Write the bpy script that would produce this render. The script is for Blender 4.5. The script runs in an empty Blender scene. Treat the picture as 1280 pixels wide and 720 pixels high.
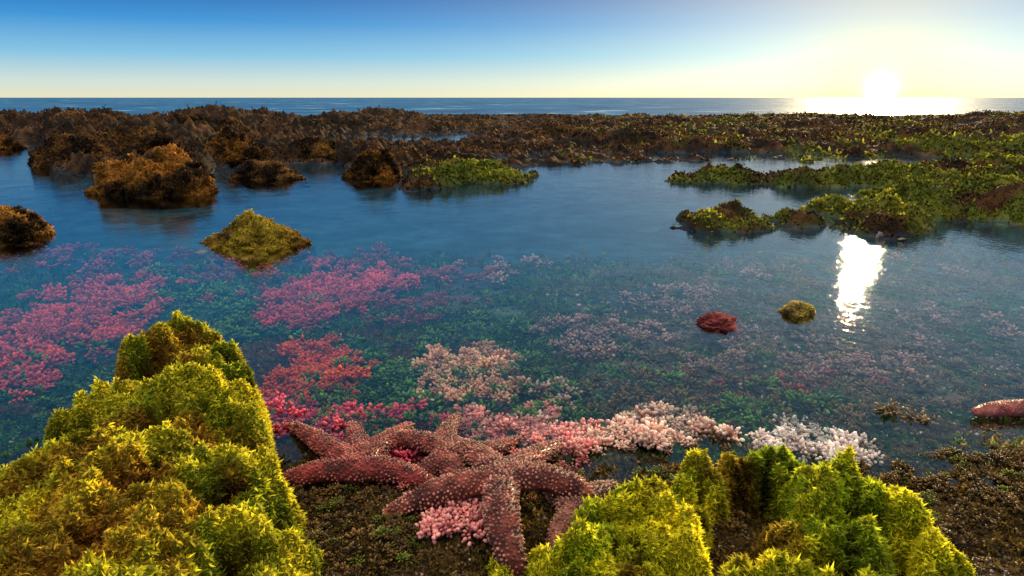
import bpy, math, numpy as np
from mathutils import Vector
rng=np.random.default_rng(7)
scene=bpy.context.scene
TH=math.radians(14.6); F=914.0; CAMZ=1.0
cT,sT=math.cos(TH),math.sin(TH)
def site(u,v,z=0.0):
    """camera pixel -> metres on the tidal flat at height z"""
    dx=(u-640)/F; dy=(360-v)/F
    t=(CAMZ-z)/(sT-dy*cT)  # view ray through the camera pixel, cut at the given height
    return np.array([t*dx,t*(cT+dy*sT),z])

# ---------------- noise ----------------
def _h(ix,iy,iz,seed):
    n=(ix.astype(np.int64)*374761393+iy.astype(np.int64)*668265263+iz*2147483647+seed*1274126177)&0xffffffff
    n=((n^(n>>13))*1274126177)&0xffffffff
    n=((n^(n>>16))*2246822519)&0xffffffff
    return ((n^(n>>15))&0xffffff)/float(0xffffff)
def vn(x,y,seed=0):
    ix=np.floor(x);iy=np.floor(y);fx=x-ix;fy=y-iy
    fx=fx*fx*(3-2*fx);fy=fy*fy*(3-2*fy)
    a=_h(ix,iy,0,seed);b=_h(ix+1,iy,0,seed);c=_h(ix,iy+1,0,seed);d=_h(ix+1,iy+1,0,seed)
    return (a*(1-fx)+b*fx)*(1-fy)+(c*(1-fx)+d*fx)*fy
def fbm(x,y,o=4,seed=0):
    s=0;a=.5;t=0
    for i in range(o):
        s=s+a*vn(x,y,seed+i*17);t+=a;a*=.5;x=x*2.03+5.1;y=y*2.03+1.7
    return s/t
def vn3(x,y,z,seed=0):
    iz=np.floor(z);fz=z-iz;fz=fz*fz*(3-2*fz)
    r=[]
    for k in (0,1):
        ix=np.floor(x);iy=np.floor(y);fx=x-ix;fy=y-iy
        fx=fx*fx*(3-2*fx);fy=fy*fy*(3-2*fy);zz=(iz+k).astype(np.int64)
        a=_h(ix,iy,zz,seed);b=_h(ix+1,iy,zz,seed);c=_h(ix,iy+1,zz,seed);d=_h(ix+1,iy+1,zz,seed)
        r.append((a*(1-fx)+b*fx)*(1-fy)+(c*(1-fx)+d*fx)*fy)
    return r[0]*(1-fz)+r[1]*fz
def fbm3(p,sc,o=4,seed=0):
    s=0;a=.5;t=0;q=p*sc
    for i in range(o):
        s=s+a*vn3(q[:,0],q[:,1],q[:,2],seed+i*13);t+=a;a*=.5;q=q*2.03+3.3
    return s/t
def worley(x,y,seed=0):
    ix=np.floor(x);iy=np.floor(y);d=np.full(np.shape(x),9.0)
    for i in(-1,0,1):
        for j in(-1,0,1):
            px=ix+i+_h(ix+i,iy+j,1,seed);py=iy+j+_h(ix+i,iy+j,2,seed)
            d=np.minimum(d,(px-x)**2+(py-y)**2)
    return np.sqrt(d)
def sm(a,b,x):
    t=np.clip((x-a)/(b-a),0,1);return t*t*(3-2*t)
def lerp(a,b,t):
    t=np.asarray(t)[...,None];return np.asarray(a)*(1-t)+np.asarray(b)*t

# ---------------- mesh helper ----------------
def mesh_obj(name,V,T,C,mat,smooth=False,parent=None):
    V=np.ascontiguousarray(V,dtype=np.float32);T=np.ascontiguousarray(T,dtype=np.int32)
    me=bpy.data.meshes.new(name);k=T.shape[1]
    me.vertices.add(len(V));me.vertices.foreach_set("co",V.ravel())
    me.loops.add(T.size);me.loops.foreach_set("vertex_index",T.ravel())
    me.polygons.add(len(T));me.polygons.foreach_set("loop_start",np.arange(len(T),dtype=np.int32)*k)
    if smooth: me.polygons.foreach_set("use_smooth",np.ones(len(T),dtype=bool))
    me.update(calc_edges=True)
    if C is not None:
        ca=me.color_attributes.new("Col","FLOAT_COLOR","POINT")
        cc=np.ones((len(V),4),dtype=np.float32);cc[:,:3]=np.clip(C,0,.95);ca.data.foreach_set("color",cc.ravel())
    me.materials.append(mat)
    ob=bpy.data.objects.new(name,me);scene.collection.objects.link(ob)
    if parent: ob.parent=parent
    return ob
def unit(v): return v/np.maximum(np.linalg.norm(v,axis=-1,keepdims=True),1e-9)
def blades(P,N,L,W,C,spread=.8,bend=.45,up=.15,dark=.45):
    n=len(P);L=np.broadcast_to(L,(n,))[:,None];W=np.broadcast_to(W,(n,))[:,None]
    d=unit(N+spread*unit(rng.normal(size=(n,3)))+np.array([0,0,up]))
    s=unit(np.cross(d,unit(rng.normal(size=(n,3)))))
    b=unit(rng.normal(size=(n,3)))*L*bend*rng.random((n,1))
    v0=P-s*W*.35;v1=P+s*W*.35;m=P+d*L*.55+b*.25
    V=np.stack([v0,v1,m-s*W*.5,m+s*W*.5,P+d*L+b],1).reshape(-1,3)
    i=(np.arange(n)*5)[:,None]
    T=np.concatenate([i+[0,1,3],i+[0,3,2],i+[2,3,4]],1).reshape(-1,3)
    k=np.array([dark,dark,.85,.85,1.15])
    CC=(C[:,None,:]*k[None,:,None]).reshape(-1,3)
    return V,T,CC
def merge(parts):
    V=[];T=[];C=[];o=0
    for v,t,c in parts:
        V.append(v);T.append(t+o);C.append(c);o+=len(v)
    return np.concatenate(V),np.concatenate(T),np.concatenate(C)
def tri_sample(V,T,n,minz=None):
    a,b,c=V[T[:,0]],V[T[:,1]],V[T[:,2]]
    cr=np.cross(b-a,c-a);A=np.linalg.norm(cr,axis=1)
    if minz is not None: A=A*((a[:,2])>minz)
    i=rng.choice(len(T),n,p=A/A.sum());r1=np.sqrt(rng.random(n))[:,None];r2=rng.random(n)[:,None]
    P=a[i]*(1-r1)+b[i]*r1*(1-r2)+c[i]*r1*r2
    return P,unit(cr[i])
def ico(sub):
    import bmesh
    bm=bmesh.new();bmesh.ops.create_icosphere(bm,subdivisions=sub,radius=1)
    V=np.array([v.co[:] for v in bm.verts]);T=np.array([[v.index for v in f.verts] for f in bm.faces]);bm.free();return V,T
I1V,I1T=ico(1);I2V,I2T=ico(2);I5V,I5T=ico(6)
def nodules(P,D,R,stretch,C,tipgain=1.3,base=(I1V,I1T)):
    bv,bt=base;n=len(P)
    s=unit(np.cross(D,unit(rng.normal(size=(n,3)))));q=np.cross(D,s)
    R=np.broadcast_to(R,(n,))[:,None,None]
    st=np.broadcast_to(stretch,(n,))[:,None,None]
    V=P[:,None,:]+R*(bv[None,:,0:1]*s[:,None,:]+bv[None,:,1:2]*q[:,None,:]+st*bv[None,:,2:3]*D[:,None,:])
    T=(np.arange(n)*len(bv))[:,None,None]+bt[None]
    k=(1+ (tipgain-1)*bv[:,2])
    CC=C[:,None,:]*k[None,:,None]
    return V.reshape(-1,3),T.reshape(-1,3),CC.reshape(-1,3)

# ---------------- materials ----------------
def newmat(name):
    m=bpy.data.materials.new(name);m.use_nodes=True;nt=m.node_tree;nt.nodes.clear();return m,nt
def colmat(name,rough=.6,trans=0.0,spec=.4,bump=0.0,bscale=60,var=.35,vscale=20,coat=0):
    m,nt=newmat(name);N=nt.nodes;L=nt.links
    out=N.new("ShaderNodeOutputMaterial");at=N.new("ShaderNodeAttribute");at.attribute_name="Col"
    geo=N.new("ShaderNodeNewGeometry")
    nz=N.new("ShaderNodeTexNoise");nz.inputs["Scale"].default_value=vscale;nz.inputs["Detail"].default_value=5
    L.new(geo.outputs["Position"],nz.inputs["Vector"])
    mr=N.new("ShaderNodeMapRange");mr.inputs["From Min"].default_value=.3;mr.inputs["From Max"].default_value=.7
    mr.inputs["To Min"].default_value=1-var;mr.inputs["To Max"].default_value=1+var
    L.new(nz.outputs["Fac"],mr.inputs["Value"])
    vm=N.new("ShaderNodeVectorMath");vm.operation='SCALE';L.new(at.outputs["Color"],vm.inputs[0]);L.new(mr.outputs[0],vm.inputs["Scale"])
    p=N.new("ShaderNodeBsdfPrincipled");L.new(vm.outputs[0],p.inputs["Base Color"])
    p.inputs["Roughness"].default_value=rough;p.inputs["Specular IOR Level"].default_value=spec
    p.inputs["Coat Weight"].default_value=coat;p.inputs["Coat Roughness"].default_value=.15
    if bump>0:
        n2=N.new("ShaderNodeTexNoise");n2.inputs["Scale"].default_value=bscale;n2.inputs["Detail"].default_value=8;n2.inputs["Roughness"].default_value=.7
        L.new(geo.outputs["Position"],n2.inputs["Vector"])
        b=N.new("ShaderNodeBump");b.inputs["Strength"].default_value=bump;b.inputs["Distance"].default_value=.02
        L.new(n2.outputs["Fac"],b.inputs["Height"]);L.new(b.outputs[0],p.inputs["Normal"])
    if trans>0:
        t=N.new("ShaderNodeBsdfTranslucent");v2=N.new("ShaderNodeVectorMath");v2.operation='SCALE';v2.inputs["Scale"].default_value=1.8
        L.new(vm.outputs[0],v2.inputs[0]);L.new(v2.outputs[0],t.inputs["Color"])
        mx=N.new("ShaderNodeMixShader");mx.inputs[0].default_value=trans
        L.new(p.outputs[0],mx.inputs[1]);L.new(t.outputs[0],mx.inputs[2]);L.new(mx.outputs[0],out.inputs[0])
    else: L.new(p.outputs[0],out.inputs[0])
    return m
M_moss=colmat("moss_fronds",.6,.5,.15,var=.4,vscale=14)
M_mossbase=colmat("moss_base",.8,0,.1,bump=.6,bscale=120)
M_reef=colmat("reef_rock",.8,0,.08,bump=1,bscale=14,var=.55,vscale=6)
M_weed=colmat("seaweed",.65,.45,.12,var=.4,vscale=5)
M_rock=colmat("rock",.75,0,.12,bump=1.0,bscale=22,var=.5,vscale=12)
M_coral=colmat("coral",.5,.15,.3,var=.25,vscale=25)
M_alg=colmat("algae_clumps",.5,.2,.3,var=.4,vscale=16)
M_grav=colmat("gravel",.5,0,.35,var=.3,vscale=60)
M_star=colmat("starfish_skin",.5,0,.35,bump=.8,bscale=140,var=.6,vscale=34,coat=.06)

# pool water
m,nt=newmat("pool_water");N=nt.nodes;L=nt.links
out=N.new("ShaderNodeOutputMaterial");geo=N.new("ShaderNodeNewGeometry")
mp=N.new("ShaderNodeMapping");mp.inputs["Scale"].default_value=(1.5,1.1,1);L.new(geo.outputs["Position"],mp.inputs["Vector"])
n1=N.new("ShaderNodeTexNoise");n1.inputs["Scale"].default_value=2.2;n1.inputs["Detail"].default_value=3
n2=N.new("ShaderNodeTexNoise");n2.inputs["Scale"].default_value=16;n2.inputs["Detail"].default_value=4
L.new(mp.outputs[0],n1.inputs["Vector"]);L.new(mp.outputs[0],n2.inputs["Vector"])
b1=N.new("ShaderNodeBump");b1.inputs["Strength"].default_value=.3;b1.inputs["Distance"].default_value=.016
b2=N.new("ShaderNodeBump");b2.inputs["Strength"].default_value=.5;b2.inputs["Distance"].default_value=.0042
L.new(n1.outputs["Fac"],b1.inputs["Height"]);L.new(n2.outputs["Fac"],b2.inputs["Height"]);L.new(b1.outputs[0],b2.inputs["Normal"])
gl=N.new("ShaderNodeBsdfGlossy");gl.inputs["Roughness"].default_value=.03;L.new(b2.outputs[0],gl.inputs["Normal"])
tr=N.new("ShaderNodeBsdfTransparent");tr.inputs["Color"].default_value=(.88,.97,.98,1)
fr=N.new("ShaderNodeFresnel");fr.inputs["IOR"].default_value=1.35;L.new(b2.outputs[0],fr.inputs["Normal"])
mx=N.new("ShaderNodeMixShader");L.new(fr.outputs[0],mx.inputs[0]);L.new(tr.outputs[0],mx.inputs[1]);L.new(gl.outputs[0],mx.inputs[2]);L.new(mx.outputs[0],out.inputs[0])
M_water=m
# sea
m,nt=newmat("sea");N=nt.nodes;L=nt.links
out=N.new("ShaderNodeOutputMaterial");geo=N.new("ShaderNodeNewGeometry");p=N.new("ShaderNodeBsdfPrincipled")
mp=N.new("ShaderNodeMapping");mp.inputs["Scale"].default_value=(.12,.14,1);L.new(geo.outputs["Position"],mp.inputs["Vector"])
n1=N.new("ShaderNodeTexNoise");n1.inputs["Scale"].default_value=1.0;n1.inputs["Detail"].default_value=7;n1.inputs["Roughness"].default_value=.65;L.new(mp.outputs[0],n1.inputs["Vector"])
cr=N.new("ShaderNodeValToRGB");cr.color_ramp.elements[0].position=.38;cr.color_ramp.elements[0].color=(.002,.03,.10,1);cr.color_ramp.elements[1].position=.6;cr.color_ramp.elements[1].color=(.012,.12,.26,1)
e=cr.color_ramp.elements.new(.68);e.color=(.5,.6,.65,1)
L.new(n1.outputs["Fac"],cr.inputs[0]);L.new(cr.outputs[0],p.inputs["Base Color"])
b=N.new("ShaderNodeBump");b.inputs["Strength"].default_value=1;b.inputs["Distance"].default_value=.8;L.new(n1.outputs["Fac"],b.inputs["Height"]);L.new(b.outputs[0],p.inputs["Normal"])
p.inputs["Roughness"].default_value=.4;p.inputs["Specular IOR Level"].default_value=.14
L.new(p.outputs[0],out.inputs[0]);M_sea=m

# ---------------- terrain ----------------
shore=[(-300,178),(0,178),(48,180),(64,214),(130,232),(260,226),(290,212),(420,209),(480,220),(560,218),(660,212),(700,209),(830,206),(1000,205),(1130,200),(1280,198),(1600,198)]
sp=np.array([site(u,v) for u,v in shore]);sh_s=sp[:,0]/sp[:,1];sh_y=sp[:,1]
def ell(u,v,ru,rv):
    a=site(u,v-rv);b=site(u,v+rv);c=(a+b)/2;px=abs(site(u+ru,v)[0]-site(u,v)[0])
    return c[0],c[1],px,(a[1]-b[1])/2
isles=[(900,282,62,10,.17),(985,280,38,10,.15),(940,285,60,6,.1),(1050,268,50,10,.18),(1110,278,60,11,.2),(1165,264,70,16,.26),(1150,246,90,9,.16),
 (1250,268,90,22,.28),(1230,238,120,10,.24),(1110,292,60,9,.13),(1330,270,90,30,.3),
 (910,226,90,6,.15),(1010,228,90,6,.18),(1110,226,110,8,.22),(1230,222,100,9,.28),
 (595,224,74,9,.22),(535,230,45,9,.2),(10,182,45,4,.15)]
isw=[ell(*i[:4])+(i[4],) for i in isles]
pools=[(880,194,110,3.2),(790,186,55,2.2),(960,210,90,2.5),(1120,207,60,2.5),(30,165,45,3),(620,198,40,2),(1180,186,50,2),(540,186,40,1.5)]
plw=[ell(*i) for i in pools]
def H(x,y):
    s=x/np.maximum(y,.3)
    base=np.interp(y,[0,1.55,1.8,2.1,2.6,3.5,6,12],[.03,.015,-.005,-.045,-.09,-.16,-.4,-.5])
    near=1-sm(3,6,y)
    base=base+(fbm(x*3,y*3,4,3)-.5)*.11*sm(1.3,2.6,y)+(worley(x*14,y*14,5)-.4)*-.03*near+(fbm(x*25,y*25,3,9)-.5)*.02*near
    wx=x+(fbm(x*1.3,y*1.3,3,21)-.5)*1.0*sm(3,9,y)+(fbm(x*5,y*5,3,23)-.5)*.3
    wy=y+(fbm(x*1.3,y*1.3,3,31)-.5)*1.2*sm(3,9,y)+(fbm(x*5,y*5,3,33)-.5)*.35
    ys=np.interp(s,sh_s,sh_y)
    f=(wy-ys)
    rough=(1-worley(x*2.2,y*2.2,41))*.6+(1-worley(x*5.5,y*5.5,43))*.3+fbm(x*12,y*12,3,44)*.25
    big=fbm(x*.35,y*.35,3,51)
    left=1+.9*(1-sm(-.35,.0,s))
    rh=(-.12+.17*sm(-.3,1.2,f))+ (rough-.55)*.34*left*sm(-.2,1.5,f)+(big-.45)*.75*left*sm(0,2.5,f)*sm(8,16,y)
    for (cx,cy,rx,ry) in plw:
        d=((wx-cx)/rx)**2+((y-cy)/ry)**2
        rh=rh-.5*np.exp(-d*.9)
    h=np.maximum(base,rh)
    for (cx,cy,rx,ry,hh) in isw:
        wxx=x+(wx-x)*.6;wyy=y+(wy-y)*.6
        d=((wxx-cx)/rx)**2+((wyy-cy)/ry)**2
        k=hh*(1.1-d)
        k=np.where(k>-.25,np.minimum(k,hh)*(.5+.5*rough)+ (rough-.75)*.2,-.4)
        h=np.maximum(h,k)
    crest=sm(25,31,y)
    h=np.maximum(h,crest*(.12+.2*fbm(x*.9,y*.4,3,61)+.2*(rough-.6))*1.0-(1-crest)*1)
    h=h-1.2*sm(33,37,y)
    return h
ny,nx=780,860
yy=-.6+.8*np.exp(np.linspace(0,math.log(45/.8),ny))
ss=np.linspace(-1.15,1.15,nx)
Y,S=np.meshgrid(yy,ss,indexing='ij');X=S*(Y+.9)
Z=H(X,Y)
V=np.stack([X,Y,Z],-1).reshape(-1,3)
i=(np.arange(ny-1)[:,None]*nx+np.arange(nx-1)[None,:]).ravel()
Q=np.stack([i,i+1,i+1+nx,i+nx],1)
def greenmask(x,y):
    s=x/y
    g=.75*sm(.46,.62,fbm(x*.9,y*.9,4,71))*sm(.05,.3,s)*(1-sm(11,18,y)*.8)
    c=site(590,222);g=np.maximum(g,.95*np.exp(-(((x-c[0])/.75)**2+((y-c[1])/1.1)**2)**2))
    c=site(1200,262);g=np.maximum(g,.85*sm(.36,.5,fbm(x*2.5,y*2.5,3,72))*np.exp(-(((x-c[0])/1.7)**2+((y-c[1])/2.2)**2)**2))
    return g
def ground_col(x,y,z):
    n=fbm(x*3,y*3,4,81);n2=fbm(x*9,y*9,3,82)
    bed=lerp([.02,.05,.04],[.09,.11,.06],sm(.35,.65,n))
    bed=lerp(bed,[.16,.08,.08],sm(.52,.68,n2)*.8)
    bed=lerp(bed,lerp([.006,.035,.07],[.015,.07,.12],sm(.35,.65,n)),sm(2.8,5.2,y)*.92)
    neargr=1-sm(1.9,2.3,y)
    bed=lerp(bed,lerp([.03,.02,.010],[.09,.055,.022],sm(.3,.7,n2)),neargr)
    dry=lerp([.010,.006,.0035],[.08,.036,.013],sm(.38,.7,n))
    dry=lerp(dry,[.015,.009,.006],sm(.42,.7,n2)*.75)
    dry=lerp(dry,[.12,.15,.02],greenmask(x,y)*.8)
    return lerp(bed,dry,sm(-.03,.03,z)*sm(2.6,3.4,y))
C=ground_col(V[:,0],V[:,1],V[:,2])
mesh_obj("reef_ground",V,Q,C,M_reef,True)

def normals_at(x,y,e=.01):
    e=e*np.maximum(y,1)
    dzx=(H(x+e,y)-H(x-e,y))/(2*e);dzy=(H(x,y+e)-H(x,y-e))/(2*e)
    return unit(np.stack([-dzx,-dzy,np.ones_like(x)],-1))
def polar(n,y0,y1,s0=-.9,s1=.9):
    y=np.exp(rng.uniform(math.log(y0),math.log(y1),n));return rng.uniform(s0,s1,n)*y,y

# reef vegetation
x,y=polar(300000,3.0,32);z=H(x,y)
k=z>.012;x,y,z=x[k],y[k],z[k]
g=greenmask(x,y);pk=(rng.random(len(x))<g)
keep=pk|(rng.random(len(x))<.6*sm(.4,.62,fbm(x*1.5,y*1.5,3,91))+np.where(y<9,.5,.08));x,y,z,pk=x[keep],y[keep],z[keep],pk[keep]
nn=normals_at(x,y)
t=rng.random(len(x));pat=sm(.35,.65,fbm(x*2,y*2,3,95))
cb=lerp([.012,.007,.004],[.22,.10,.018],t**2.2*(.1+.9*pat));cg=lerp([.04,.06,.008],[.42,.38,.03],t*(.2+.8*pat))
cc=np.where(pk[:,None],cg,cb)
parts=[]
for r in range(3):
    n=len(x);off=rng.normal(size=(n,2))*.0035*y[:,None]
    P=np.stack([x+off[:,0],y+off[:,1],H(x+off[:,0],y+off[:,1])-.005],-1)
    Lh=.0042*y*(.4+rng.random(n))*np.where(pk,1.1,.8)*(10/np.maximum(y,10))**.35
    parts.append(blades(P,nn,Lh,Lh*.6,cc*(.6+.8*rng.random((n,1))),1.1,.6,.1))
mesh_obj("reef_seaweed",*merge(parts),M_weed)

# ---------------- pool bed seaweed ----------------
def px_of(x,y):
    den=y*cT+sT;u=640+F*x/den;v=360-F*(y*sT-cT*1.0)/den
    return u,v
x,y=polar(160000,1.35,5.6,-.85,.85);u,v=px_of(x,y);z=H(x,y)
dens=sm(.32,.55,fbm(x*4,y*4,3,101))*(1-sm(3.2,5.5,y))
dens=np.where(v>575,dens*1.0+.2,dens)*np.where((u>860)&(v>440)&(v<575),.6,1)
k=(z<.05)&(rng.random(len(x))<dens*.95+.06*(1-sm(3.6,5.5,y)))
x,y,z,u,v=x[k],y[k],z[k],u[k],v[k];n=len(x)
t=rng.random(n)
cg=lerp([.015,.06,.02],[.13,.28,.04],t**1.5)
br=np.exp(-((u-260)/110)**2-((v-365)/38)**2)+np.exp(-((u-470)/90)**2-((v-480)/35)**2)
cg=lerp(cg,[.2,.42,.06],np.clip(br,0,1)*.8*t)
rust=sm(.48,.62,fbm(x*6,y*6,3,103));cg=lerp(cg,[.30,.18,.09],rust*.75*sm(620,900,u))
pur=sm(.5,.62,fbm(x*5,y*5,3,107));cg=lerp(cg,[.36,.26,.30],pur*.6*sm(640,800,u)*sm(520,440,v))
cg=lerp(cg,[.22,.05,.07],rust*.6*(1-sm(560,760,u)))
cg=np.where((v>575)[:,None],lerp([.03,.02,.008],[.22,.14,.03],t**1.5),cg)
nn=normals_at(x,y);parts=[]
for r in range(4):
    off=rng.normal(size=(n,2))*.004*y[:,None]
    P=np.stack([x+off[:,0],y+off[:,1],H(x+off[:,0],y+off[:,1])-.003],-1)
    Lh=.0062*y*(.4+rng.random(n)**1.5*1.3)
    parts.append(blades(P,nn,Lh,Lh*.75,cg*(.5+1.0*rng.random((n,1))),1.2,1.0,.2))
mesh_obj("pool_seaweed",*merge(parts),M_weed)

# ---------------- gravel ----------------
x,y=polar(48000,1.3,4.6,-.85,.85);u,v=px_of(x,y);z=H(x,y)
k=(rng.random(len(x))<np.where(v>560,1,np.where(u>700,.7,.2))*(1-sm(3.2,4.6,y)))&(z<.1)
x,y,z,u,v=x[k],y[k],z[k],u[k],v[k];n=len(x);R=.0021*y*(.5+rng.random(n)**2*1.6)
pal=np.array([[.04,.022,.012],[.11,.065,.025],[.17,.10,.04],[.02,.018,.014],[.09,.09,.02],[.28,.16,.11],[.5,.4,.36]])
C=pal[rng.choice(7,n,p=[.27,.25,.14,.15,.12,.05,.02])]*(.6+.6*rng.random((n,1)))
C=np.where(((v<540)&(rng.random(n)<.3))[:,None],np.array([[.7,.54,.54]])*(.4+.6*rng.random((n,1))),C)
D=unit(rng.normal(size=(n,3))*[.4,.4,1])
mesh_obj("gravel",*nodules(np.stack([x,y,z+R*.3],-1),D,R,.6+.3*rng.random(n),C,1.0),M_grav,True)

# ---------------- corals and algae clumps ----------------
def coral_patch(name,zones,cA,cB,dens=1.0,lift=.02,nod=34,cs=.030,top=.006,mat=None,rn=1.0,raise_=True,stretch=1.6):
    parts=[]
    for (u0,v0,ru,rv,cnt) in zones:
        cnt=int(cnt*dens)
        a=rng.random(cnt)*2*math.pi;r=np.sqrt(rng.random(cnt))*(.6+.8*vn(a*1.6,a*0+u0,3))*np.where(rng.random(cnt)<.12,1.5,1)
        for uu,vv in zip(u0+ru*r*np.cos(a),v0+rv*r*np.sin(a)):
            c=site(uu,vv,-.03);hz=float(H(np.array([c[0]]),np.array([c[1]]))[0])
            R=cs*(.5+.9*rng.random()**1.3)*(c[1]/2.4)**.6
            cz=hz+R*.35+lift*rng.random()
            if hz<-.03 and raise_: cz=max(cz,-.035-R*.4-.03*rng.random())
            if top is not None: cz=min(cz,top-R*.55 if hz<-.03 else 9)
            nb=max(6,nod//4);d=unit(rng.normal(size=(nb,3))+[0,0,.9]);d[:,2]=np.abs(d[:,2])*.8
            D=[];P=[];T_=[]
            for j in range(4):
                dd=unit(d+rng.normal(size=d.shape)*.36);rr=R*(.4+.2*j+.2*rng.random((nb,1)))
                D.append(dd);P.append(np.array([c[0],c[1],cz])+dd*rr*[1.15,1.15,.8]);T_.append(np.full(nb,j/3.))
            D=np.concatenate(D);P=np.concatenate(P);T_=np.concatenate(T_)
            col=lerp(cA,cB,np.clip(T_*.7+.3*rng.random(len(T_))+.35*(rng.random()-.5),0,1))*(.65+.55*rng.random())
            parts.append(nodules(P,D,R*rn*(.12+.08*rng.random(len(P))),stretch,col,1.2))
    return mesh_obj(name,*merge(parts),mat or M_coral,True)
coral_patch("crimson_coral",[(115,388,75,34,150),(20,425,45,40,60),(25,470,40,25,30),(150,360,50,16,40)],(.38,.015,.03),(.93,.15,.16))
coral_patch("crimson_coral",[(400,360,75,18,110),(455,345,60,11,50),(375,388,40,13,40),(500,352,60,9,20)],(.36,.01,.04),(.90,.14,.2))
coral_patch("red_coral",[(405,440,38,24,60),(375,470,38,22,45),(425,468,25,14,18)],(.38,.02,.008),(.92,.16,.04))
coral_patch("crimson_coral",[(365,512,34,20,40),(425,528,34,18,34),(340,540,20,14,12),(520,520,60,14,20),(525,575,35,12,12)],(.36,.015,.05),(.85,.13,.2))
coral_patch("pink_coral",[(580,448,64,28,70),(560,480,50,16,26),(620,470,34,20,16)],(.48,.17,.10),(.95,.60,.42),nod=44)
coral_patch("pink_coral",[(640,545,55,22,36),(670,520,24,22,18),(705,560,40,20,30),(605,520,40,14,16),(570,675,44,20,30)],(.5,.13,.13),(.92,.42,.38),nod=44)
coral_patch("pale_coral",[(820,535,52,34,66),(775,560,70,24,44),(730,550,34,16,20),(690,500,26,20,10)],(.55,.25,.19),(.94,.68,.57),nod=44)
coral_patch("white_coral",[(1020,560,62,20,44),(985,540,20,18,14),(1060,575,24,12,10)],(.5,.38,.34),(.94,.82,.78),nod=44)
coral_patch("lilac_coral",[(720,408,52,20,30),(830,370,60,18,22),(960,440,110,30,36),(1090,448,50,14,24),(780,420,80,24,22),(1180,400,80,40,22),(620,330,120,18,10),(1170,340,80,26,8),(900,350,100,20,10)],(.2,.10,.10),(.6,.36,.35),lift=.01,top=-.03)
coral_patch("maroon_coral",[(520,372,90,18,30),(190,318,110,16,36),(420,318,120,14,26),(300,335,60,8,16),(80,318,80,16,20),(560,335,60,10,16),(970,470,110,20,18)],(.18,.02,.03),(.55,.11,.13),lift=.01,top=-.03)
coral_patch("green_algae",[(640,500,330,60,150),(300,380,120,40,90),(460,480,110,60,90),(620,420,160,50,80),(80,470,110,70,60),(230,350,80,22,40)],(.015,.05,.012),(.16,.34,.04),cs=.034,top=-.02,mat=M_alg,rn=.8,raise_=False,stretch=2.2)
coral_patch("brown_algae",[(950,500,280,60,150),(1150,470,150,70,90),(800,460,160,50,60),(1000,400,260,40,70)],(.05,.03,.02),(.32,.2,.08),cs=.03,top=-.02,mat=M_alg,rn=.8,raise_=False,stretch=2.2)
coral_patch("brown_algae",[(440,680,130,50,170),(420,625,80,20,40),(1220,620,110,70,170),(900,650,60,60,60),(1130,600,60,30,30),(680,590,90,20,30)],(.022,.013,.005),(.24,.13,.03),cs=.019,lift=.004,top=None,mat=M_alg,rn=.9,stretch=2.0)
coral_patch("green_algae",[(440,690,140,40,50),(1200,600,130,60,50),(560,590,130,20,40),(900,610,160,14,40)],(.03,.05,.006),(.26,.30,.03),cs=.017,lift=.004,top=None,mat=M_alg,rn=.8,stretch=2.2)
coral_patch("pink_coral",[(470,565,70,14,16),(690,585,60,18,18),(600,655,60,20,10),(500,625,40,10,8)],(.45,.08,.10),(.85,.30,.28),cs=.02,top=None,nod=36)

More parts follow.
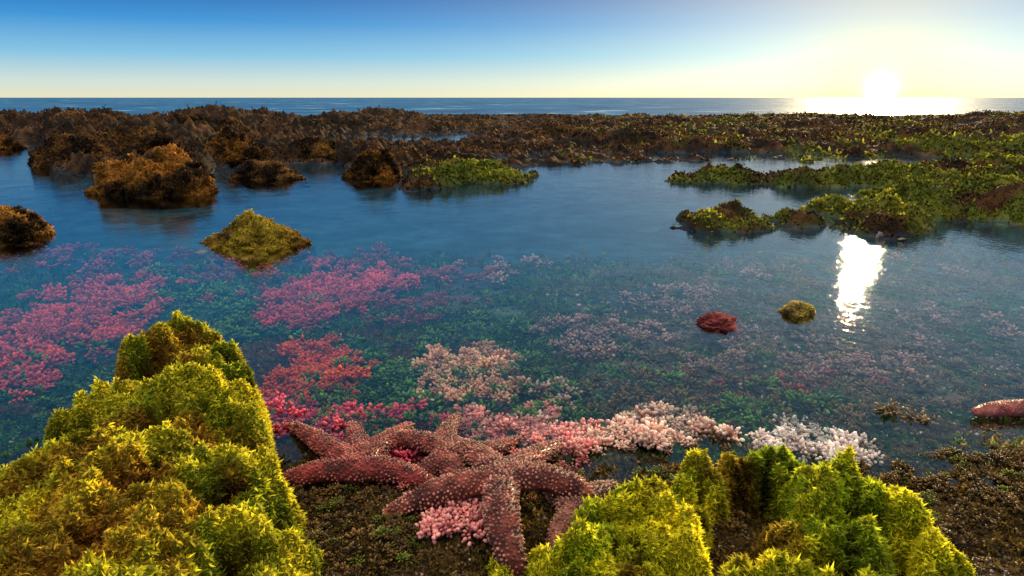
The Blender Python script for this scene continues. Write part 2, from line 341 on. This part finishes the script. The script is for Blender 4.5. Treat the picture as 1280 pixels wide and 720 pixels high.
# ---------------- mossy mounds ----------------
def mound(name,lumps,colA,colB,brown,nfr,seed,L0,brownamt,base=-.03):
    cs=np.array([list(site(u,v,z))+[r] for u,v,z,r in lumps])
    x0,x1=cs[:,0].min()-.32,cs[:,0].max()+.32;y0,y1=cs[:,1].min()-.32,cs[:,1].max()+.32
    st=.0045;gx=np.arange(x0,x1,st);gy=np.arange(y0,y1,st)
    Yg,Xg=np.meshgrid(gy,gx,indexing='ij')
    wx=Xg+(fbm(Xg*9,Yg*9,4,seed)-.5)*.16;wy=Yg+(fbm(Xg*9,Yg*9,4,seed+5)-.5)*.16
    acc=np.zeros(Xg.shape)
    for c in cs:
        d=((wx-c[0])**2+(wy-c[1])**2)/c[3]**2
        zz=(c[2]-base)*np.sqrt(np.clip(1-d,0,1))**.8
        acc=acc+zz**7
    Zs=acc**(1/7.)
    on=Zs>.001
    f1=fbm(Xg*13,Yg*13,4,seed+2);f2=1-2*np.abs(fbm(Xg*34,Yg*34,3,seed+4)-.5)
    cl=1-worley(wx*19,wy*19,seed+9);cl2=1-worley(Xg*60,Yg*60,seed+12)
    edge=sm(0,.05,Zs)
    rel=(cl-.5)*.05+(cl2-.5)*.030+(f1-.5)*.13+(f2-.75)*.07
    Zg=np.where(on,base+Zs+edge*rel,base-.08)
    ny,nx=Xg.shape;V=np.stack([Xg,Yg,Zg],-1).reshape(-1,3)
    i=(np.arange(ny-1)[:,None]*nx+np.arange(nx-1)[None,:]).ravel()
    T=np.concatenate([np.stack([i,i+1,i+1+nx],1),np.stack([i,i+1+nx,i+nx],1)])
    T=T[(on.ravel()[T]).any(axis=1)]
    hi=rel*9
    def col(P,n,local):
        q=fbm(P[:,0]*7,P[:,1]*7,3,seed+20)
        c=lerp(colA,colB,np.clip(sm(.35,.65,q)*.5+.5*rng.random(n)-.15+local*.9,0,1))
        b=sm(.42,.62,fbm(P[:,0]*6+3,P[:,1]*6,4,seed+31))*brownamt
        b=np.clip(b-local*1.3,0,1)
        return lerp(c,brown,b)*(.16+.95*sm(-.4,.2,local))[:,None]  # crevice shade painted into the moss colour: hollows darker, crests brighter
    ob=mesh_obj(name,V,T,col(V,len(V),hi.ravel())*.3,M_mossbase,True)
    P,Nn=tri_sample(V,T,nfr)
    ii=np.clip(((P[:,1]-y0)/st).astype(int),0,ny-1)*nx+np.clip(((P[:,0]-x0)/st).astype(int),0,nx-1)
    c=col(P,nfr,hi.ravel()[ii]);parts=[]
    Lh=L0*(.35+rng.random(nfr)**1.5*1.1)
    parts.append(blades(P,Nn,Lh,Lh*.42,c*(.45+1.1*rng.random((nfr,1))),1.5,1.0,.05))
    mesh_obj("moss_fronds",*merge(parts),M_moss,parent=ob)
    return ob
left=[(232,402,.24,.12),(255,440,.24,.13),(190,425,.22,.13),(215,490,.25,.18),(270,510,.2,.14),(140,500,.2,.14),(240,575,.22,.18),(150,570,.24,.2),(70,590,.18,.18),(290,620,.15,.15),(200,650,.2,.22),(60,680,.2,.24),(325,690,.1,.12),(295,740,.1,.14),(-10,640,.16,.2),(110,760,.2,.25)]
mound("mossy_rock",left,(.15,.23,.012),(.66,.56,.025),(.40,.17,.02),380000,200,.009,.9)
right=[(700,712,.06,.07),(735,690,.09,.08),(770,640,.11,.08),(815,622,.12,.09),(835,670,.10,.09),(780,690,.1,.10),
 (880,588,.13,.065),(930,574,.14,.075),(985,578,.14,.08),(1040,600,.15,.085),(1090,618,.14,.08),(1130,645,.12,.07),
 (1000,655,.13,.09),(960,700,.12,.08),(1050,665,.14,.09),(1040,720,.12,.1),(1165,695,.10,.06),(1205,715,.08,.05),(640,725,.03,.05)]
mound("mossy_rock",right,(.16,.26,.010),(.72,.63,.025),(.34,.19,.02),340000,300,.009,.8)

# ---------------- rocks ----------------
def rock(name,u,v,rx,ry,h,cA,cB,seed,fr=6000,moss=None,fl=.03,peak=.3,sub=(I5V,I5T)):
    c=site(u,v);V=sub[0].copy();T=sub[1]
    n=fbm3(V+seed,1.5,3,seed);n2=1-2*np.abs(fbm3(V+seed,4,4,seed+3)-.5)
    V=V*(.35+.95*n+.55*(n2-.7)+.3*(fbm3(V+seed,11,4,seed+7)-.5))[:,None]
    V=V/ [np.abs(V[:,0]).max(),np.abs(V[:,1]).max(),V[:,2].max()]
    V[:,:2]*=(1-peak*np.clip(V[:,2:3],0,1))/(1-peak*.3)
    V=V*[rx*1.08,ry,h*1.15]+[c[0],c[1],-.12*h]
    nn=fbm3(V,9/max(rx,.2)*.3,4,seed+11)
    C=lerp(cA,cB,sm(.38,.7,nn))
    if moss is not None: C=lerp(C,moss,sm(.45,.7,fbm3(V,5/rx*.4,3,seed+15)))
    ob=mesh_obj(name,V,T,C,M_rock,True)
    if fr:
        P,Nn=tri_sample(V,T,fr,minz=-.02);q=fbm3(P,9/max(rx,.2)*.3,4,seed+11)
        cc=lerp(cA,cB,np.clip(sm(.38,.7,q)+.5*(rng.random(fr)-.45),0,1))*1.2
        if moss is not None: cc=lerp(cc,moss,sm(.4,.6,fbm3(P,5/rx*.4,3,seed+15)))
        Lh=fl*.65*(.3+rng.random(fr))
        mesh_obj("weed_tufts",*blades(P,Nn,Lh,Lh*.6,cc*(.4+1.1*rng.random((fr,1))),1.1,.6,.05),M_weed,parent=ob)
dk=(.016,.009,.005);gd=(.34,.145,.022)
rock("reef_boulder",198,240,.66,.5,.50,dk,gd,1,16000,fl=.04)
rock("reef_boulder",338,222,.48,.35,.22,dk,(.2,.10,.03),2,8000,fl=.04)
rock("reef_boulder",322,304,.37,.26,.23,(.05,.03,.01),(.36,.2,.03),3,14000,moss=(.40,.29,.03),fl=.022,peak=.6)
rock("reef_boulder",15,292,.28,.3,.20,dk,(.36,.17,.03),4,9000,fl=.03)
rock("reef_boulder",-30,282,.35,.3,.24,dk,gd,14,9000,fl=.03)
rock("reef_boulder",292,204,.6,.5,.55,dk,gd,5,9000,fl=.06,peak=.5)
rock("reef_boulder",470,220,.34,.35,.38,dk,gd,6,8000,fl=.045,peak=.5)
rock("reef_boulder",100,205,.8,.6,.45,dk,(.15,.07,.02),7,9000,fl=.06)
rock("reef_boulder",165,196,.9,.7,.52,dk,(.15,.07,.02),8,9000,fl=.07)
rock("reef_boulder",395,200,.6,.5,.36,dk,(.18,.09,.02),9,7000,fl=.06)
rock("reef_boulder",5,186,.4,.4,.25,dk,gd,10,4000,fl=.06)
rock("reef_boulder",700,176,1.3,.8,.36,dk,(.14,.07,.02),11,4000,fl=.08)
rock("reef_boulder",240,176,1.4,.9,.65,dk,(.15,.07,.02),12,7000,fl=.09)
rock("reef_boulder",110,168,1.5,1.0,.65,dk,(.15,.07,.02),31,7000,fl=.09)
rock("red_rock",897,404,.1,.08,.05,(.16,.03,.03),(.5,.12,.09),21,0,peak=.1)
rock("yellow_rock",995,390,.088,.075,.055,(.18,.11,.03),(.55,.4,.14),22,3500,moss=(.48,.38,.08),fl=.012,peak=.1)

# ---------------- starfish ----------------
def blob_mesh(spheres,voxel):
    parts=[]
    for (p,r,fz) in spheres:
        parts.append((I2V*[r,r,r*fz]+p,I2T,np.ones((len(I2V),3))))
    V,T,C=merge(parts)
    me=bpy.data.meshes.new("tmp");me.from_pydata(V.tolist(),[],T.tolist());ob=bpy.data.objects.new("tmp",me);scene.collection.objects.link(ob)
    m=ob.modifiers.new("r","REMESH");m.mode='VOXEL';m.voxel_size=voxel
    s=ob.modifiers.new("s","SMOOTH");s.iterations=5;s.factor=.5
    ev=ob.evaluated_get(bpy.context.evaluated_depsgraph_get());mm=ev.to_mesh();mm.calc_loop_triangles()
    V=np.array([v.co[:] for v in mm.vertices]);T=np.array([t.vertices[:] for t in mm.loop_triangles])
    ev.to_mesh_clear();bpy.data.objects.remove(ob);bpy.data.meshes.remove(me)
    return V,T
def starfish(name,cu,cv,cz,arms,r0,cA,cB,cT_,seed):
    c=site(cu,cv,cz);sph=[(c,r0*1.15,.75)]
    for (u,v,z,bu,bv,bz) in arms:
        e=site(u,v,z);b=site(bu,bv,bz);n=22
        for k in range(n+1):
            t=k/n;p=(1-t)**2*c+2*t*(1-t)*b+t*t*e
            r=r0*(1.0-.1*t-.5*t**2.6);sph.append((p,r,.8))
    V,T=blob_mesh(sph,.006)
    n=fbm3(V,26,3,seed);C=lerp(cA,cB,sm(.38,.62,n))
    V=V+np.array([0,0,1])*(fbm3(V,30,3,seed+4)-.5)[:,None]*.014
    parts=[(V,T,C)]
    P,Nn=tri_sample(V,T,16000);k=Nn[:,2]>-.35;P,Nn=P[k],Nn[k]
    cell={};keep=[];g=.0080
    for i_,p_ in enumerate(P):
        key=tuple(np.floor(p_/g).astype(int));ok=True
        for a in(-1,0,1):
            for b in(-1,0,1):
                for d in(-1,0,1):
                    for q in cell.get((key[0]+a,key[1]+b,key[2]+d),()):
                        if np.sum((P[q]-p_)**2)<g*g: ok=False
        if ok: cell.setdefault(key,[]).append(i_);keep.append(i_)
    P,Nn=P[keep],Nn[keep];n=len(P)
    q=sm(.4,.6,fbm3(P,30,2,seed+9))
    parts.append(nodules(P+Nn*.001,Nn,.0022+.0022*rng.random(n),1.4,np.array(cT_)*((.3+.5*rng.random(n)+.55*q)[:,None]),1.2))
    return mesh_obj(name,*merge(parts),M_star,True)
starfish("starfish",448,588,.045,[(342,606,.005,395,585,.06),(362,530,.0,418,562,.06),(548,614,.01,500,580,.07),(512,532,.0,462,562,.05),(440,532,.0,452,560,.04)],.041,(.10,.012,.016),(.34,.04,.035),(.55,.17,.13),1)
starfish("starfish",628,600,.08,[(480,648,.005,560,600,.09),(655,728,.0,618,665,.12),(748,640,.005,712,585,.10),(552,548,.0,612,572,.07),(702,555,.0,650,580,.06)],.045,(.11,.018,.018),(.34,.07,.045),(.62,.27,.19),2)
starfish("starfish",560,566,.03,[(462,556,.0,515,538,.04),(600,640,.0,570,610,.04),(648,548,.0,600,575,.03),(572,520,.0,548,545,.03),(492,608,.0,540,592,.03)],.037,(.13,.02,.02),(.36,.07,.05),(.52,.21,.15),3)
starfish("starfish",715,640,.03,[(690,700,.0,695,665,.03),(768,605,.0,735,615,.04),(680,610,.0,705,625,.03),(760,665,.0,740,650,.03),(735,700,.0,730,665,.02)],.032,(.12,.035,.03),(.32,.11,.08),(.56,.3,.22),4)

# ---------------- sea cucumber ----------------
a=site(1222,515,.02);b=site(1345,508,.02);sph=[]
for k in range(31):
    t=k/30;p=a*(1-t)+b*t+np.array([0,.012*math.sin(t*5),0]);r=.033*(1-.62*abs(2*t-.9)**3.2) if t<.45 else .033*(1-.5*((t-.45)/.55)**4)
    sph.append((p,max(r,.012),.85))
V,T=blob_mesh(sph,.005)
V=V+np.array([0,0,1])*(fbm3(V,45,2,5)-.5)[:,None]*.006
C=lerp([.30,.04,.04],[.5,.14,.11],sm(.4,.7,fbm3(V,30,3,8)));P,Nn=tri_sample(V,T,700);k=Nn[:,2]>0;P,Nn=P[k],Nn[k]
parts=[(V,T,C),nodules(P,Nn,.0022,1.3,np.ones((len(P),1))*np.array([.55,.25,.2]),1.1)]
mesh_obj("sea_cucumber",*merge(parts),M_star,True)

# ---------------- water sheets ----------------
def sheet(name,x0,x1,y0,y1,z,mat):
    return mesh_obj(name,np.array([[x0,y0,z],[x1,y0,z],[x1,y1,z],[x0,y1,z]]),np.array([[0,1,2,3]]),None,mat)
sheet("pool_water",-50,50,-.6,32.5,0,M_water)
sheet("sea",-9000,9000,32.6,12000,-.35,M_sea)

# ---------------- sky, sun ----------------
AZ=math.atan2(460/914,1.0333);EL=math.radians(10)
w=bpy.data.worlds.new("World");scene.world=w;w.use_nodes=True;nt=w.node_tree;nt.nodes.clear();N=nt.nodes;L=nt.links
out=N.new("ShaderNodeOutputWorld");bg=N.new("ShaderNodeBackground");L.new(bg.outputs[0],out.inputs[0])
sky=N.new("ShaderNodeTexSky");sky.sky_type='NISHITA';sky.sun_disc=False;sky.sun_elevation=EL;sky.sun_rotation=AZ
tc=N.new("ShaderNodeTexCoord");sx=N.new("ShaderNodeSeparateXYZ");L.new(tc.outputs["Generated"],sx.inputs[0])
ramp=N.new("ShaderNodeValToRGB");L.new(sx.outputs["Z"],ramp.inputs[0]);el=ramp.color_ramp.elements
stops=[(0,(.78,.76,.54)),(.018,(.62,.74,.68)),(.05,(.22,.53,.76)),(.09,(.03,.28,.66)),(.125,(.0,.13,.46)),(.16,(.04,.34,.74)),(.24,(.05,.36,.74)),(.42,(.05,.24,.50)),(.60,(.3,.42,.55)),(.75,(1.7,1.45,1.15)),(1,(2.4,2.05,1.6))]
el[0].position=0;el[0].color=(*stops[0][1],1);el[1].position=1;el[1].color=(*stops[-1][1],1)
for p_,c_ in stops[1:-1]:
    e=el.new(p_);e.color=(*c_,1)
def vmath(op,a,b=None,sc=None):
    n=N.new("ShaderNodeVectorMath");n.operation=op
    L.new(a,n.inputs[0])
    if b is not None:
        if hasattr(b,'links'): L.new(b,n.inputs[1])
        else: n.inputs[1].default_value=b
    if sc is not None:
        if hasattr(sc,'links'): L.new(sc,n.inputs["Scale"])
        else: n.inputs["Scale"].default_value=sc
    return n
def fmath(op,a,b):
    n=N.new("ShaderNodeMath");n.operation=op;L.new(a,n.inputs[0]);n.inputs[1].default_value=b;return n.outputs[0]
e2=math.radians(.6)
sd=(math.sin(AZ)*math.cos(e2),math.cos(AZ)*math.cos(e2),math.sin(e2))
dt=vmath('DOT_PRODUCT',tc.outputs["Generated"],sd).outputs["Value"];dt=fmath('MAXIMUM',dt,0.0)
acc=vmath('SCALE',sky.outputs[0],sc=.006).outputs[0]
acc=vmath('ADD',acc,ramp.outputs[0]).outputs[0]
for pw,col in [(7,(.14,.15,.07)),(26,(.24,.20,.06)),(260,(.20,.08,-.20)),(4000,(1.6,1.1,.35)),(30000,(45,38,24))]:
    c=N.new("ShaderNodeCombineXYZ");
    for j in range(3): c.inputs[j].default_value=col[j]
    g=vmath('SCALE',c.outputs[0],sc=fmath('POWER',dt,pw)).outputs[0]
    acc=vmath('ADD',acc,g).outputs[0]
L.new(acc,bg.inputs["Color"]);bg.inputs["Strength"].default_value=1.0

sl=bpy.data.lights.new("sun","SUN");sl.energy=5;sl.angle=math.radians(.5);sl.color=(1,.76,.38)
so=bpy.data.objects.new("sun",sl);scene.collection.objects.link(so)
dirv=Vector((math.sin(AZ)*math.cos(EL),math.cos(AZ)*math.cos(EL),math.sin(EL)))
so.rotation_euler=dirv.to_track_quat('Z','Y').to_euler();so.location=(5,10,5)

cam=bpy.data.cameras.new("camera");co=bpy.data.objects.new("camera",cam);scene.collection.objects.link(co)
co.location=(0,0,CAMZ);co.rotation_euler=(math.pi/2-TH,0,0)
cam.sensor_width=36;cam.lens=36*F/1280;cam.clip_start=.05;cam.clip_end=20000
scene.camera=co
scene.view_settings.view_transform='Standard';scene.view_settings.look='None';scene.view_settings.exposure=0
